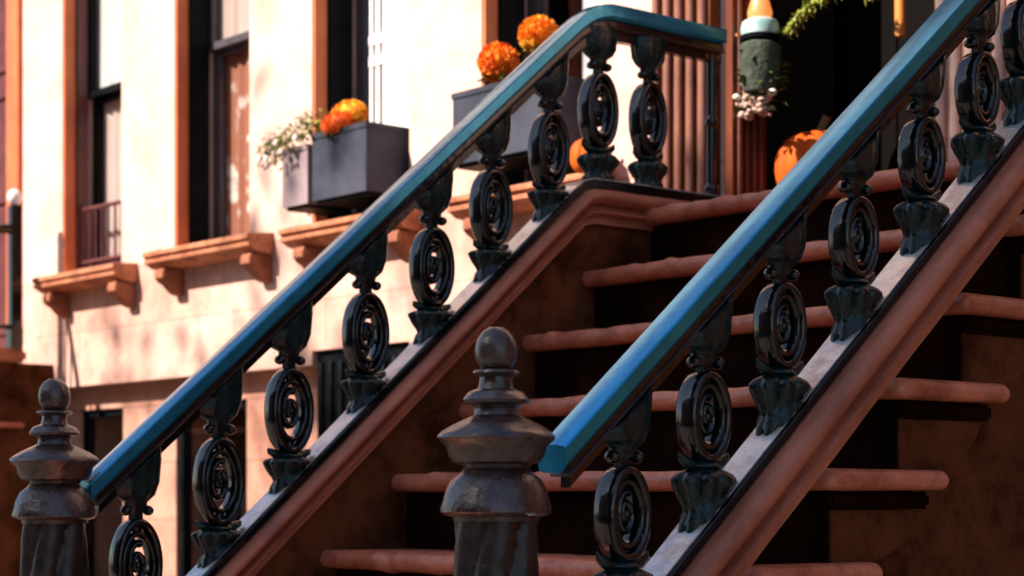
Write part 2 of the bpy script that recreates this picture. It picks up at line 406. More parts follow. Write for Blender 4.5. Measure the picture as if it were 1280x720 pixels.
# ------------------------------------------------------------------ railings
def railing(side):
    L = side == 'L'
    X = -3.74 if L else -2.33
    m_ = .862 if L else .845
    zt = (lambda y: min(.903 + m_ * (y - 3), 1.308)) if L else (lambda y: min(.862 + m_ * (y - 3), 1.262))
    yend = 3.96
    yk = (1.308 - .903) / m_ + 3 if L else (1.262 - .862) / m_ + 3
    plate = plateL if L else plateR
    ys0 = 1.985 if L else 2.075
    t = empty('stair_railing', (0, 0, 0),
              'far ornate black iron stair railing with glossy handrail tinted with painted sky sheen, left side of the steps' if L else
              'near ornate black iron stair railing with glossy handrail tinted with painted sky sheen, between the steps and the viewer', 'railing', 'iron railings of the stoop')
    def pathz(off, extra=0):
        P = [(X, ys0 + extra, zt(ys0 + extra) + off)]
        for y in (2.3, 2.6, 2.9, 3.2, yk - .09): P.append((X, y, zt(y) + off))
        r = .07
        for i in range(1, 8):       # eased corner
            u = -r + 2 * r * i / 8
            y = yk + u
            zc = zt(yk) - ((r - u) ** 2) / (4 * r) * m_
            P.append((X, y, zc + off))
        P += [(X, yk + .09, zt(yk + .2) + off), (X, yk + .25, zt(9) + off), (X, yend, zt(9) + off)]
        return P
    w = .0325
    prof = [(-w * .95, -.001), (-w * .4, .003), (w * .3, .003), (w * .94, .000), (w * 1.0, -.004), (w * 1.0, -.032), (w * .86, -.040), (w * .6, -.043), (-w * .6, -.043), (-w * .86, -.040), (-w, -.032), (-w, -.006)]
    MB().sweep(prof, subdiv(pathz(0), 4)).build('handrail', M['rail2' if L else 'rail'], t, angle=28, noise=.0008, nscale=12)
    prof = [(-.020, -.0435), (.020, -.0435), (.021, -.058), (-.021, -.058)]
    MB().sweep(prof, pathz(0, .02)).build('sub_rail', M['iron'], t, angle=40)
    prof = [(-.024, -.0585), (.024, -.0585), (.027, -.062), (.024, -.066), (-.024, -.066), (-.027, -.062)]
    MB().sweep(prof, pathz(0, .02)).build('rail_bead', M['railedge'], t, angle=60)
    prof = [(-.011, -.0665), (.011, -.0665), (.011, -.092), (-.011, -.092)]
    MB().sweep(prof, pathz(0, .03)).build('rail_web', M['iron'], t, angle=40)
    # bottom plate
    P = [(X, y, plate(y)) for y in (2.05, 2.4, 2.8, 3.2, YC - .05)] + [(X, YC - .01, plate(YC - .01) - .003), (X, YC + .03, .834), (X, 3.6, .835), (X, 3.955, .835)]
    MB().sweep([(-.036, -.0), (.036, -.0), (.040, -.004), (.040, -.022), (.036, -.026), (-.036, -.026)], P).build('bottom_rail', M['iron'], t, angle=40)
    MB().sweep([(-.032, .0035), (.033, .0035), (.033, .0005), (-.032, .0005)], P).build('plate_sheen_strip', M['plate'], t, angle=40)  # thin strip on the iron carries the painted sky reflection
    # balusters
    oc, ob, oa = (.155, .102, .058) if L else (.163, .082, .050)
    ysb = [2.111, 2.322, 2.513, 2.733, 2.935, 3.125, 3.322, 3.497, 3.682] if L else [2.234, 2.43, 2.628, 2.835, 3.040, 3.221, 3.375, 3.54, 3.71]
    protos = {}
    for i, yb in enumerate(ysb):
        sl = yb > YC
        zb = plate(yb) + .0035
        Hh = (zt(yb) - .066) - zb
        tip = yb > yk
        key = (sl, tip)
        if key not in protos:
            s0 = 0 if sl else .868
            s1 = 0 if tip else m_
            b = empty('baluster', (X, yb, zb)); b.parent = t
            off = .03 if sl else 0
            oc_ = oc + off
            # base: squat leafy bulb, bottom follows the slope
            h = oc_ - ob
            sh = (lambda zz, s0=s0, h=h: s0 * max(0, 1 - zz / (h * .55)),)
            pr = [(.050, 0), (.051, h * .10, .2), (.042, h * .18, .3), (.044, h * .28, .8), (.053, h * .42, 1.2), (.061, h * .56, 1.3), (.062, h * .66, 1.3), (.055, h * .76, 1.2), (.042, h * .84, 1), (.030, h * .88, .6), (.036, h * .93, .3), (.034, h * .98, .2), (.020, h * 1.06)]
            MB().lathe(pr, (0, 0, 0), 48, .74, .92, 8, .20, 0, shear=sh).build('base', M['ironleaf'], b, angle=60, noise=.002, nscale=40)
            for sy in (-1, 1):      # curled leaf tips at the shoulder
                MB().tube([(0, .020 * sy, h * .93), (0, .038 * sy, h * 1.0), (0, .053 * sy, h * 1.12), (0, .058 * sy, h * 1.24)], [.012, .011, .008, .002], 8).build('leaf_scroll', M['ironleaf'], b, angle=60)
            # medallion: outer ring, inner ring, scroll
            q = MB()
            q.oval((0, 0, oc_), oa - .009, ob - .009, .025, .0095, 44, 12)
            q.oval((0, 0, oc_), oa * .64, ob * .66, .020, .0070, 36, 10)
            sp = []
            for j in range(26):
                a_ = j / 25 * 3.3 * math.pi
                rr = 1 - j / 25 * .82
                sp.append((0, math.cos(a_ + 1.2) * oa * .44 * rr, oc_ + math.sin(a_ + 1.2) * ob * .48 * rr))
            q.tube(sp, [.0095 - .003 * j / 25 for j in range(26)], 8, 1.7)
            for sgn in (-1, 1):
                q.tube([(0, 0, oc_ + sgn * (ob - .012)), (0, .003, oc_ + sgn * ob * .64)], [.013, .010], 10)
                q.tube([(0, sgn * oa * .40, oc_ - sgn * ob * .2), (0, sgn * oa * .62, oc_ - sgn * ob * .12)], .005, 8)
            q.ball((.0, 0, oc_), .008, 1.9, 1, 1.1)
            q.build('medallion', M['iron'], b, angle=60)
            # cap: neck with two knobs then flaring acanthus block, top follows the rail
            z1 = oc_ + ob
            hc = Hh - z1
            sh = (lambda zz, s1=s1, z1=z1, hc=hc: s1 * max(0, min(1, (zz - z1 - hc * .35) / (hc * .6))),)
            pr = [(.016, z1 - .006), (.015, z1 + hc * .10), (.024, z1 + hc * .16), (.026, z1 + hc * .24, .3), (.026, z1 + hc * .30, .6), (.042, z1 + hc * .40, 1), (.052, z1 + hc * .55, 1), (.056, z1 + hc * .8, .7), (.058, z1 + hc * .94, .2), (.058, z1 + hc - .0015)]
            MB().lathe(pr, (0, 0, 0), 40, .62, 1.02, 8, .15, .4, shear=sh).build('cap', M['ironleaf'], b, angle=60, noise=.0015, nscale=40)
            for sy in (-1, 1): MB().ball((.004, .028 * sy, z1 + hc * .14), .0115, 1.4, 1, 1, 12, 8).build('knob', M['iron'], b, angle=80)
            protos[key] = (b, Hh)
        else:
            b0, H0 = protos[key]
            b = copy_tree(b0, t); b.location = (X, yb, zb); b.rotation_euler.z = R(((i * 37) % 9 - 4) * .9)
            b.scale = (1, 1, Hh / H0)
    # end post by the house
    MB().tube([(X, 3.93, .838), (X, 3.93, zt(9) - .067)], .013, 12).ball((X, 3.93, .86), .022).ball((X, 3.93, 1.05), .018, 1, 1, 1.4).build('end_post', M['iron'], t)
    # newel
    yn = 1.916 if L else 1.958
    zn = .250 if L else .268
    nw = empty('newel_post', (X, yn, zn)); nw.parent = t
    pr = [(.0, 0), (.012, -.001), (.023, -.009), (.031, -.022), (.034, -.037), (.033, -.052), (.027, -.064), (.020, -.069)]
    MB().lathe([(max(r_, .0001), z_) for r_, z_ in pr][::-1], (0, 0, 0), 40).build('finial', M['newel'], nw, angle=60, noise=.001, nscale=30)
    pr = [(.020, -.066), (.036, -.070), (.038, -.074), (.033, -.077), (.026, -.080), (.027, -.092), (.029, -.098), (.044, -.104), (.050, -.112), (.053, -.116), (.051, -.121), (.038, -.124), (.034, -.130),
          (.036, -.140), (.052, -.147), (.072, -.157), (.086, -.166), (.0925, -.172), (.0935, -.176), (.091, -.180), (.080, -.190), (.076, -.204), (.070, -.214), (.055, -.218), (.052, -.224),
          (.058, -.231), (.072, -.243), (.081, -.262), (.0855, -.280), (.088, -.287), (.088, -.293), (.082, -.298), (.070, -.301), (.069, -.308)]
    MB().lathe([(a, b_) for a, b_ in pr[::-1]], (0, 0, 0), 56).build('turned_cap', M['newel'], nw, angle=38, noise=.0012, nscale=25)
    # shaft: tapered with twisted leaf flutes
    q = MB(); rings = []
    zs = [-.306 - i * .014 for i in range(30)]
    seg = 64
    for i, zz in enumerate(zs):
        base_r = .066 + .012 * i / 29
        ring = []
        for j in range(seg):
            t_ = 2 * math.pi * j / seg
            f_ = abs(math.sin(t_ * 3 + i * .16)) ** .6
            rr = base_r * (.80 + .24 * f_)
            ring.append(q.bm.verts.new((rr * math.cos(t_), rr * math.sin(t_), zz)))
        rings.append(ring)
    for a, b_ in zip(rings, rings[1:]):
        for j in range(seg): q.bm.faces.new((a[j], a[(j + 1) % seg], b_[(j + 1) % seg], b_[j]))
    q.bm.faces.new(rings[0]); q.bm.faces.new(rings[-1][::-1])
    q.build('shaft', M['shaft'], nw, angle=45, noise=.002, nscale=30)
    return t
railing('L'); railing('R')

# ------------------------------------------------------------------ house
YF = 4.12
house = empty('brownstone_house', (0, 0, 0), 'pale peach stone townhouse front with tall sash windows and moulded sills behind the stoop', 'house')
ZT = 5.2     # top of wall
WZ0, WZ1 = 1.00, 3.0
wins = [(-9.30, -8.49), (-7.965, -7.423), (-6.98, -6.408), (-5.979, -5.377), (-4.98, -4.405)]
DOOR = (-3.87, -3.09)
def facade(xs, zs, holes, y, depth, name, mat, rev=None):
    """sheet with openings; holes set of (ix,iz); returns reveals to y+depth"""
    m = MB()
    vs = {}
    def V(i, j, d=0):
        k = (i, j, d)
        if k not in vs: vs[k] = m.bm.verts.new((xs[i], y + d * depth, zs[j]))
        return vs[k]
    nx, nz = len(xs) - 1, len(zs) - 1
    def solid(i, j): return 0 <= i < nx and 0 <= j < nz and (i, j) not in holes
    for i in range(nx):
        for j in range(nz):
            if solid(i, j):
                m.bm.faces.new((V(i, j), V(i + 1, j), V(i + 1, j + 1), V(i, j + 1)))
                for di, dj, a, b in ((-1, 0, (i, j), (i, j + 1)), (1, 0, (i + 1, j), (i + 1, j + 1)), (0, -1, (i, j), (i + 1, j)), (0, 1, (i, j + 1), (i + 1, j + 1))):
                    if not solid(i + di, j + dj):
                        m.bm.faces.new((V(*a), V(*b), V(*b, 1), V(*a, 1)))
    return m.build(name, mat, house, smooth=False)
xs = [-14.0]
for a, b in wins: xs += [a, b]
xs += [-4.30, DOOR[0], DOOR[1], -2.0]
zs = [.985, WZ0, WZ1, ZT]
holes = {(1, 1), (3, 1), (5, 1), (7, 1), (9, 1), (1, 0)}
di = xs.index(DOOR[0])
holes |= {(di, 0), (di, 1)}
facade(xs, zs, holes, YF, .30, 'wall', M['facade'])
facade(xs, [.492, .545, .67, .985], {(7, 0), (1, 2), (di, 0), (di, 1), (di, 2)}, YF, .299, 'lower_wall', M['facade3'])
# basement storey, set back a little
bx = [-14.0, -7.96, -7.56, -7.11, -6.56, -5.979, -5.377, -2.0]
bz = [GZ, -.75, .390, .489]
facade(bx, bz, {(1, 1), (3, 1), (5, 1), (5, 2)}, YF + .085, .25, 'basement_wall', M['facade2'])
# fine block joints as real shallow grooves would read: thin recessed-looking dark strips are avoided; a belt course instead
MB().box(-14.2, -2.0, YF - .35, YF + .3, ZT, ZT + .35, .03).build('cornice', M['sill'], house)
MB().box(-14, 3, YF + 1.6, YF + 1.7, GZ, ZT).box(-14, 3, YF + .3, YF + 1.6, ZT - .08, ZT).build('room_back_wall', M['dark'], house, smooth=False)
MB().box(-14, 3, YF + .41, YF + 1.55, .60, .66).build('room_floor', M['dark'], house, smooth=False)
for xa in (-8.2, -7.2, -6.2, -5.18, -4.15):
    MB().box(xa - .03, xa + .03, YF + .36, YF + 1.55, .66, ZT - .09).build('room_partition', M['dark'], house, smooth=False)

def rect_frame(m, x0, x1, z0, z1, y0, y1, w, wt=None):
    wt = wt or w
    m.box(x0, x0 + w, y0, y1, z0, z1); m.box(x1 - w, x1, y0, y1, z0, z1)
    m.box(x0 + w, x1 - w, y0, y1, z1 - wt, z1); m.box(x0 + w, x1 - w, y0, y1, z0, z0 + wt)

def window(i, frame_m, sash_m, mz, dp=.165):
    x0, x1 = wins[i]
    w = empty('window', (0, 0, 0)); w.parent = house
    # outer brick mould inside the reveal, bounced orange put into its colour
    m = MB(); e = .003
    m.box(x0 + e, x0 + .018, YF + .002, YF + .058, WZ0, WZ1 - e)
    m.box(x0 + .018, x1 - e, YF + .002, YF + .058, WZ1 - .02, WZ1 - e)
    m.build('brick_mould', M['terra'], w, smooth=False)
    m = MB(); rect_frame(m, x0 + e, x1 - e, WZ0 + .004, WZ1 - e, YF + .060, YF + dp, .028, .03)
    m.build('frame', frame_m, w, smooth=False)
    ys = YF + dp + .001
    m = MB()
    rect_frame(m, x0 + .006, x1 - .006, mz, WZ1 - .03, ys, ys + .03, .045, .03)
    m.build('sash', sash_m, w, smooth=False)
    m = MB()
    rect_frame(m, x0 + .006, x1 - .006, WZ0 + .035, mz + .012, ys + .034, ys + .062, .05, .034)
    m.build('sash', sash_m, w, smooth=False)
    MB().box(x0 + .05, x1 - .05, ys + .013, ys + .017, mz + .02, WZ1 - .05).build('pane', M['glass'], w, smooth=False)
    MB().box(x0 + .05, x1 - .05, ys + .046, ys + .050, WZ0 + .06, mz - .02).build('pane', M['glass'], w, smooth=False)
    return w
wz = {0: 1.8, 1: 1.80, 2: 1.845, 3: 2.4, 4: 2.4}
window(1, M['maroon'], M['frame'], 1.815, .115)
window(2, M['frame'], M['mauve'], 1.865, .150)
w3 = window(3, M['frame'], M['mauve'], 2.45)
w4 = window(4, M['frame'], M['mauve'], 2.45)
# white french lattice on the right of window three
m = MB()
for xa, xb in ((-5.805, -5.787), (-5.766, -5.744), (-5.722, -5.384)): m.box(xa, xb, YF + .140, YF + .158, WZ0 + .05, 2.4)
for zz in (1.12, 1.60, 1.68, 2.1): m.box(-5.805, -5.384, YF + .136, YF + .154, zz, zz + .035)
m.build('lattice', M['white'], w3, smooth=False)

def curtain(i, x0, x1, z0, z1, mat, label, dy=.250, waves=7, amp=.009):
    m = MB(); n = 60; rings = []
    for j in range(n + 1):
        x = x0 + (x1 - x0) * j / n
        d = amp * math.sin(2 * math.pi * waves * j / n + .6 * math.sin(j * .4))
        rings.append([m.bm.verts.new((x, YF + dy + d * (1 - .4 * k / 6), z0 + (z1 - z0) * k / 6)) for k in range(7)])
    for a, b in zip(rings, rings[1:]):
        for k in range(6): m.bm.faces.new((a[k], a[k + 1], b[k + 1], b[k]))
    o = m.build('curtain', mat, None, angle=80)
    tag(o, label, 'curtain', 'curtains hung inside the front windows')
    return o
curtain(1, -7.955, -7.43, 1.84, 2.98, M['cream_reflection'], 'cream sheet painted as street reflections behind the upper pane of the leftmost full window', dy=.165)
curtain(1, -7.955, -7.43, 1.02, 2.3, M['pink_reflection'], 'blush pink sheet painted as street reflections behind the lower pane, above the leftmost moulded sill', dy=.190)
curtain(2, -6.97, -6.415, 1.88, 2.98, M['pink_reflection'], 'blush sheet painted as street reflections behind the upper pane of the window beside the flower boxes', dy=.195)
curtain(2, -6.97, -6.415, 1.02, 2.3, M['rust_reflection'], 'rust sheet with pale spots painted as street reflections behind the black framed lower pane', dy=.224)
curtain(3, -5.83, -5.385, 1.02, 2.4, M['white_cloth'], 'white curtain behind the white lattice above the flower boxes', waves=4)
curtain(4, -4.75, -4.41, 1.02, 2.4, M['white_cloth'], 'white curtain at the window edge beyond the top of the left handrail', waves=4)
nd = empty('neighbour_door', (0, 0, 0)); nd.parent = house
MB().box(-9.29, -8.50, YF + .16, YF + .20, .68, 2.99).build('door_leaf', M['maroon'], nd, smooth=False)
m = MB()
for zz in (.80, 1.45, 2.10):
    rect_frame(m, -9.15, -8.62, zz, zz + .55, YF + .145, YF + .159, .03)
m.build('panel_moulding', M['maroon'], nd, smooth=False)

# trim strip right of window zero
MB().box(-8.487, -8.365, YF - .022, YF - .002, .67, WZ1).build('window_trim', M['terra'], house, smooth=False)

# sills with scroll brackets
def sill(x0, x1, z, mat):
    s_ = empty('window_sill', (0, 0, 0)); s_.parent = house
    yf = YF - .12
    prof = [(YF + .17, z + .012), (yf + .002, z), (yf - .004, z - .008), (yf - .004, z - .020), (yf + .008, z - .024), (yf + .010, z - .030), (yf + .004, z - .036), (yf + .004, z - .047), (yf + .018, z - .052), (yf + .040, z - .066), (YF - .035, z - .072), (YF - .001, z - .072), (YF - .001, z - .005), (YF + .17, z - .005)]
    # outer moulded shelf
    MB().prism([(a, b) for a, b in prof if a < YF] + [(YF - .001, z + .010)], 'x', x0, x1).build('sill_slab', mat, s_, angle=40)
    return s_
def bracket(s_, x, z, mat):
    yf = YF - .10
    pts = [(YF - .001, z - .074)]
    pts += [(yf + .005, z - .074), (yf - .004, z - .09), (yf - .004, z - .112), (yf + .012, z - .128), (yf + .032, z - .138), (yf + .05, z - .156), (yf + .066, z - .170), (YF - .012, z - .178), (YF - .001, z - .178)]
    m = MB().prism(pts, 'x', x - .032, x + .032)
    m.tube([(x - .036, yf + .024, z - .102), (x + .036, yf + .024, z - .102)], .021, 16)
    m.tube([(x - .040, yf + .024, z - .102), (x + .040, yf + .024, z - .102)], .009, 12)
    m.build('bracket', M['bracket'], s_, angle=45)
for (x0, x1, z) in ((-8.02, -7.28, .985), (-7.03, -6.235, 1.005), (-6.02, -5.30, .995), (-5.02, -4.33, .995)):
    s_ = sill(x0, x1, z, M['sill'])
    bracket(s_, x0 + .10, z, M['sill']); bracket(s_, x1 - .045, z, M['sill'])

# door surround: reeded pilasters, head, panelled reveal
def pilaster(x0, x1, mt='pil'):
    p = empty('pilaster', (0, 0, 0)); p.parent = house
    MB().box(x0, x1, YF - .045, YF - .002, .60, 3.1).build('shaft', M['wallb' if mt == 'pil' else mt], p, smooth=False)  # left shaft darker: shade between the reeds put into the colour
    m = MB(); n = max(4, int(round((x1 - x0) / .047)))
    for i in range(n):
        xx = x0 + (x1 - x0) * (i + .5) / n
        m.tube([(xx, YF - .054, .80), (xx, YF - .054, 3.0)], .0135, 12)
    m.build('reeding', M[mt], p)
    MB().box(x0 - .01, x1 + .01, YF - .075, YF - .003, .60, .80, .01).box(x0 - .02, x1 + .02, YF - .085, YF - .003, 3.02, 3.14, .01).build('base', M[mt], p)
pilaster(-4.12, DOOR[0] - .012); pilaster(DOOR[1] + .012, -2.72, 'facade')
MB().box(-4.36, -2.66, YF - .16, YF - .004, 3.145, 3.35, .02).build('door_head', M['sill'], house)
MB().box(DOOR[0] + .002, DOOR[0] + .03, YF + .004, YF + .15, .775, 2.99).build('door_jamb', M['wood'], house, smooth=False)
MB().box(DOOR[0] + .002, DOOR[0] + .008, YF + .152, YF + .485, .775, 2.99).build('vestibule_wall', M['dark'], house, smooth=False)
m = MB()
for k in range(4): m.tube([(DOOR[0] + .033, YF + .03 + k * .03, .80), (DOOR[0] + .033, YF + .03 + k * .03, 2.95)], .010, 8)
m.build('jamb_moulding', M['wood'], house)
MB().box(DOOR[1] - .03, DOOR[1] - .002, YF + .004, YF + .52, .775, 2.99).build('door_jamb', M['wood'], house, smooth=False)
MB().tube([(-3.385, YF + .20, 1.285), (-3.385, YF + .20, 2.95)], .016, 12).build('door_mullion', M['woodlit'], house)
MB().box(DOOR[0] + .03, DOOR[1] - .03, YF + .49, YF + .52, .775, 2.99).build('door', M['black'], house, smooth=False)
MB().box(DOOR[0] - .02, DOOR[1] + .02, YF - .02, YF + .14, .774, .800, .006).build('door_sill', M['brown'], house)
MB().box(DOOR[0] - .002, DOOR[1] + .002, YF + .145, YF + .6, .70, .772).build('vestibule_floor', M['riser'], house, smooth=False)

nh = empty('brownstone_house', (2, YF, GZ), 'dark brownstone house adjoining on the right of the peach one, unseen, added dark to cut bounced light', 'house')  # unseen neighbour, added dark to cut light bounced onto the railings
MB().box(-3.998, 6, .02, 4, 0, ZT - GZ).build('wall', M['wallb'], nh, smooth=False)
for k in range(4):
    MB().box(-3.2 + k * 2.2, -2.2 + k * 2.2, -.004, .015, 2.6, 4.6).build('window', M['frame'], nh, smooth=False)
    MB().box(-3.35 + k * 2.2, -2.05 + k * 2.2, -.12, .015, 2.45, 2.59).build('sill', M['wallb'], nh, smooth=False)
# basement windows
for (x0, x1) in ((-7.96, -7.56), (-7.11, -6.56)):
    w = empty('basement_window', (0, 0, 0)); w.parent = house
    m = MB(); rect_frame(m, x0 + .004, x1 - .004, -.745, .385, YF + .100, YF + .14, .03); m.build('frame', M['frame'], w, smooth=False)
    MB().box(x0 + .035, x1 - .05, YF + .115, YF + .12, -.71, .350).build('pane', M['glass'], w, smooth=False)
gt = empty('basement_door', (0, 0, 0)); gt.parent = house
MB().box(-5.975, -5.381, YF + .022, YF + .06, GZ, .540).build('door_leaf', M['frame'], gt, smooth=False)  # black panel stands in for the darkness of the opening
m = MB()
for k in range(9): m.tube([(-5.94 + k * .066, YF + .012, GZ), (-5.94 + k * .066, YF + .012, .50)], .008, 6)
m.build('bars', M['iron'], gt)
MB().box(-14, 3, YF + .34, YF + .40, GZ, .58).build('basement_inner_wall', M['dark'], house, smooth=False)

# low window guard on the leftmost full window
g = MB()
for zz in (1.06, 1.30): g.tube([(-7.95, YF + .085, zz), (-7.44, YF + .085, zz)], .010, 8)
for i in range(9):
    xx = -7.93 + i * .059
    g.tube([(xx, YF + .085, 1.06), (xx, YF + .085, 1.30)], .0055, 6)
g.tube([(-7.93, YF + .085, 1.02), (-7.93, YF + .085, 1.33)], .010, 8).tube([(-7.46, YF + .085, 1.02), (-7.46, YF + .085, 1.33)], .010, 8)
tag(g.build('window_guard', M['maroon'], None), 'low dark iron guard across the foot of the leftmost full window', 'window guard')

# ------------------------------------------------------------------ planters and flowers
def planter(x0, x1, y0, y1, z0, z1, label, mt='box'):
    p = empty('planter_box', ((x0 + x1) / 2, (y0 + y1) / 2, z0), label, 'planter', 'charcoal boxes on the sills')
    cx, cy = (x0 + x1) / 2, (y0 + y1) / 2
    m = MB(); t_ = .010; a, b = (x1 - x0) / 2, (y1 - y0) / 2; h = z1 - z0
    m.box(-a, a, -b, -b + t_, .012, h); m.box(-a, a, b - t_, b, .012, h)
    m.box(-a, -a + t_, -b + t_, b - t_, .012, h); m.box(a - t_, a, -b + t_, b - t_, .012, h); m.box(-a + t_, a - t_, -b + t_, b - t_, .012, .03)
    m.build('box', M[mt], p, smooth=False)
    m = MB(); rim = .004
    m.box(-a - rim, a + rim, -b - rim, -b - .0005, h - .016, h + .002); m.box(a + .0005, a + rim, -b, b, h - .016, h + .002); m.box(-a - rim, -a - .0005, -b, b, h - .016, h + .002)
    m.build('rim', M[mt], p, smooth=False)
    m = MB(); m.box(-a + .012, a - .012, -b + .012, b - .012, 0, .0115); m.build('foot', M['frame'], p, smooth=False)
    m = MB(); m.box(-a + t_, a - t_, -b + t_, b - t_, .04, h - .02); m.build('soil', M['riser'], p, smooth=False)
    return p
planter(-5.945, -5.782, 3.965, 4.17, 1.05, 1.275, 'smaller mauve grey planter box at the left end of the flowered sill', 'box2')
planter(-5.737, -5.410, 3.955, 4.17, 1.05, 1.300, 'larger charcoal planter box holding yellow and rust flowers')
planter(-4.935, -4.49, 3.96, 4.16, 1.075, 1.320, 'charcoal planter box under the two round orange flower heads')
def sphere_pts(n, rnd):
    out = []
    for i in range(n):
        z = 1 - 2 * (i + .5) / n; t = i * 2.39996 + rnd.uniform(-.2, .2); r = math.sqrt(max(0, 1 - z * z))
        out.append(Vector((r * math.cos(t), r * math.sin(t), z)))
    return out
def mum(c, r, mats, label, sx=1.0, stem_to=None, n=950):
    o = empty('flower_head', c, label, 'flowers', 'autumn flowers in the window boxes')
    rnd = random.Random(int(c[0] * 1000))
    ms = [MB() for _ in mats]
    core = MB().ball((0, 0, 0), r * .80, sx, 1, .95, 20, 14); core.build('heart', mats[0], o)
    from mathutils import noise as mn
    for d in sphere_pts(n, rnd):
        nv = mn.noise(d * 1.8 + Vector(c) * 3)
        k = 0 if len(mats) == 1 else min(len(mats) - 1, max(0, int((nv + .45) * len(mats) / .9)))
        p = Vector((d.x * sx, d.y, d.z * .95)) * r * (.78 + rnd.uniform(0, .08))
        dd = (d + Vector((rnd.uniform(-.5, .5), rnd.uniform(-.5, .5), rnd.uniform(-.5, .5)))).normalized()
        ms[k].leaf(p, r * rnd.uniform(.15, .24), r * rnd.uniform(.12, .2), dd, Vector((rnd.uniform(-1, 1), rnd.uniform(-1, 1), rnd.uniform(-1, 1))))
    for q, mt in zip(ms, mats):
        if len(q.bm.verts): q.build('petals', mt, o, smooth=False)
    q = MB()
    for i in range(16):
        a = rnd.uniform(0, 6.28); q.leaf((math.cos(a) * r * .5, math.sin(a) * r * .5, -r * .8), r * .6, r * .35, (math.cos(a), math.sin(a), rnd.uniform(-.5, .3)), (0, 0, 1))
    q.tube([(0, 0, -r * .6), (0, 0, -r * 1.5)], r * .1, 6)
    q.build('leaves', M['leaf'], o, smooth=False)
    return o
mum((-4.785, 4.03, 1.409), .070, [M['orange'], M['orange'], M['redor']], 'round orange flower head, lower of the pair above the charcoal box by the door')
mum((-4.612, 4.05, 1.470), .066, [M['orange'], M['orange'], M['yellow']], 'round orange flower head, higher of the pair and nearer the handrail')
mum((-5.60, 4.02, 1.362), .055, [M['yellow'], M['orange'], M['yellow']], 'yellow orange flower cluster at the back of the larger charcoal box', 1.7)
mum((-5.60, 3.97, 1.322), .048, [M['redor'], M['redor'], M['orange']], 'rusty red flower cluster at the front of the larger charcoal box', 1.9)
# trailing plant
tr = empty('trailing_plant', (-5.86, 3.97, 1.28), 'trailing green plant with small white blooms spilling over the smaller planter box', 'plant')
rnd = random.Random(5); lv, wm, pm, lm = MB(), MB(), MB(), MB()
for i in range(520):
    t = rnd.random()
    px = -.20 + t * .34; pz = -.015 + .10 * t + rnd.uniform(-.055, .04) * (1 - .3 * t); py = rnd.uniform(-.05, .05)
    d = (rnd.uniform(-1, .6), rnd.uniform(-1, .4), rnd.uniform(-.7, .8))
    (lv if rnd.random() < .4 else lm).leaf((px, py, pz), rnd.uniform(.014, .030), rnd.uniform(.010, .018), d, (0, 0, 1))
for i in range(16):
    t = rnd.random()
    px = -.17 + t * .28; pz = -.035 + .09 * t + rnd.uniform(-.05, .045); py = -.05 - rnd.uniform(0, .015)
    MB().ball((px, py, pz), rnd.uniform(.007, .013), 1, .7, 1.2, 8, 6).build('bloom', M['wpetal'] if rnd.random() < .6 else M['ppetal'], tr)
lv.build('leaves', M['leaf'], tr, smooth=False); lm.build('leaves', M['lime'], tr, smooth=False)

def pumpkin(c, r, label, flat=.8, mat=None):
    o = empty('pumpkin', c, label, 'pumpkin')
    m = MB(); rings = []; seg = 80
    for i in range(1, 20):
        ph = math.pi * i / 20
        ring = []
        for j in range(seg):
            t = 2 * math.pi * j / seg
            rr = r * (1 - .13 * (1 - abs(math.sin(t * 5)) ** .6)) * math.sin(ph) ** .8
            zz = r * flat * math.cos(ph) * (1 - .18 * math.exp(-(math.sin(ph) / .35) ** 2))
            ring.append(m.bm.verts.new((rr * math.cos(t), rr * math.sin(t), zz + r * flat * .82)))
        rings.append(ring)
    for a, b in zip(rings, rings[1:]):
        for j in range(seg): m.bm.faces.new((a[j], a[(j + 1) % seg], b[(j + 1) % seg], b[j]))
    m.bm.faces.new(rings[0][::-1]); m.bm.faces.new(rings[-1])
    m.build('skin', mat or M['pumpkin'], o, angle=80)
    MB().tube([(0, 0, r * flat * 1.5), (.01, 0, r * flat * 1.8), (.03, .005, r * flat * 2.1)], [r * .13, r * .09, r * .11], 8).build('stem', M['stem'], o)
    return o
pumpkin((-4.35, 4.03, .997), .062, 'small ribbed orange pumpkin on the sill end beyond the left railing', .95)
sq = empty('stool', (-3.70, 4.34, .774), 'low dark stool under the large orange pumpkin in the doorway', 'stool')
MB().lathe([(.10, .062), (.112, .066), (.112, .080), (.104, .086)], (0, 0, 0), 24).build('seat', M['wood'], sq)
for a in range(3): MB().tube([(.085 * math.cos(a * 2.09), .085 * math.sin(a * 2.09), 0), (.06 * math.cos(a * 2.09), .06 * math.sin(a * 2.09), .063)], .012, 8).build('leg', M['wood'], sq)
pumpkin((-3.70, 4.34, .860), .128, 'large orange pumpkin on a low stool in the shadow of the doorway', .92)

# ------------------------------------------------------------------ lantern, basket, garland in the doorway
lx, ly = -3.765, 4.16
ln = empty('hanging_lantern', (lx, ly, 1.30), 'small lit lantern with pale glass hanging in the doorway above the flower basket', 'lantern')
MB().lathe([(.040, .022), (.054, .032), (.057, .050), (.052, .070), (.036, .080)], (0, 0, 0), 20).build('lamp_glass', M['lampglass'], ln)
MB().lathe([(.034, .081), (.036, .10), (.026, .135), (.012, .165), (.005, .18)], (0, 0, 0), 16).build('amber_shade', M['amber'], ln)
MB().lathe([(.056, .018), (.058, .030), (.046, .032)], (0, 0, 0), 20).tube([(0, 0, .16), (0, 0, 1.64)], .004, 6).build('hanger', M['frame'], ln)
MB().ball((-.075, -.01, .045), .010).build('bulb', M['bulb'], ln)
bk = empty('hanging_basket', (lx, ly, 1.16), 'mossy hanging basket with pale pink blooms below the small lit lantern', 'basket')
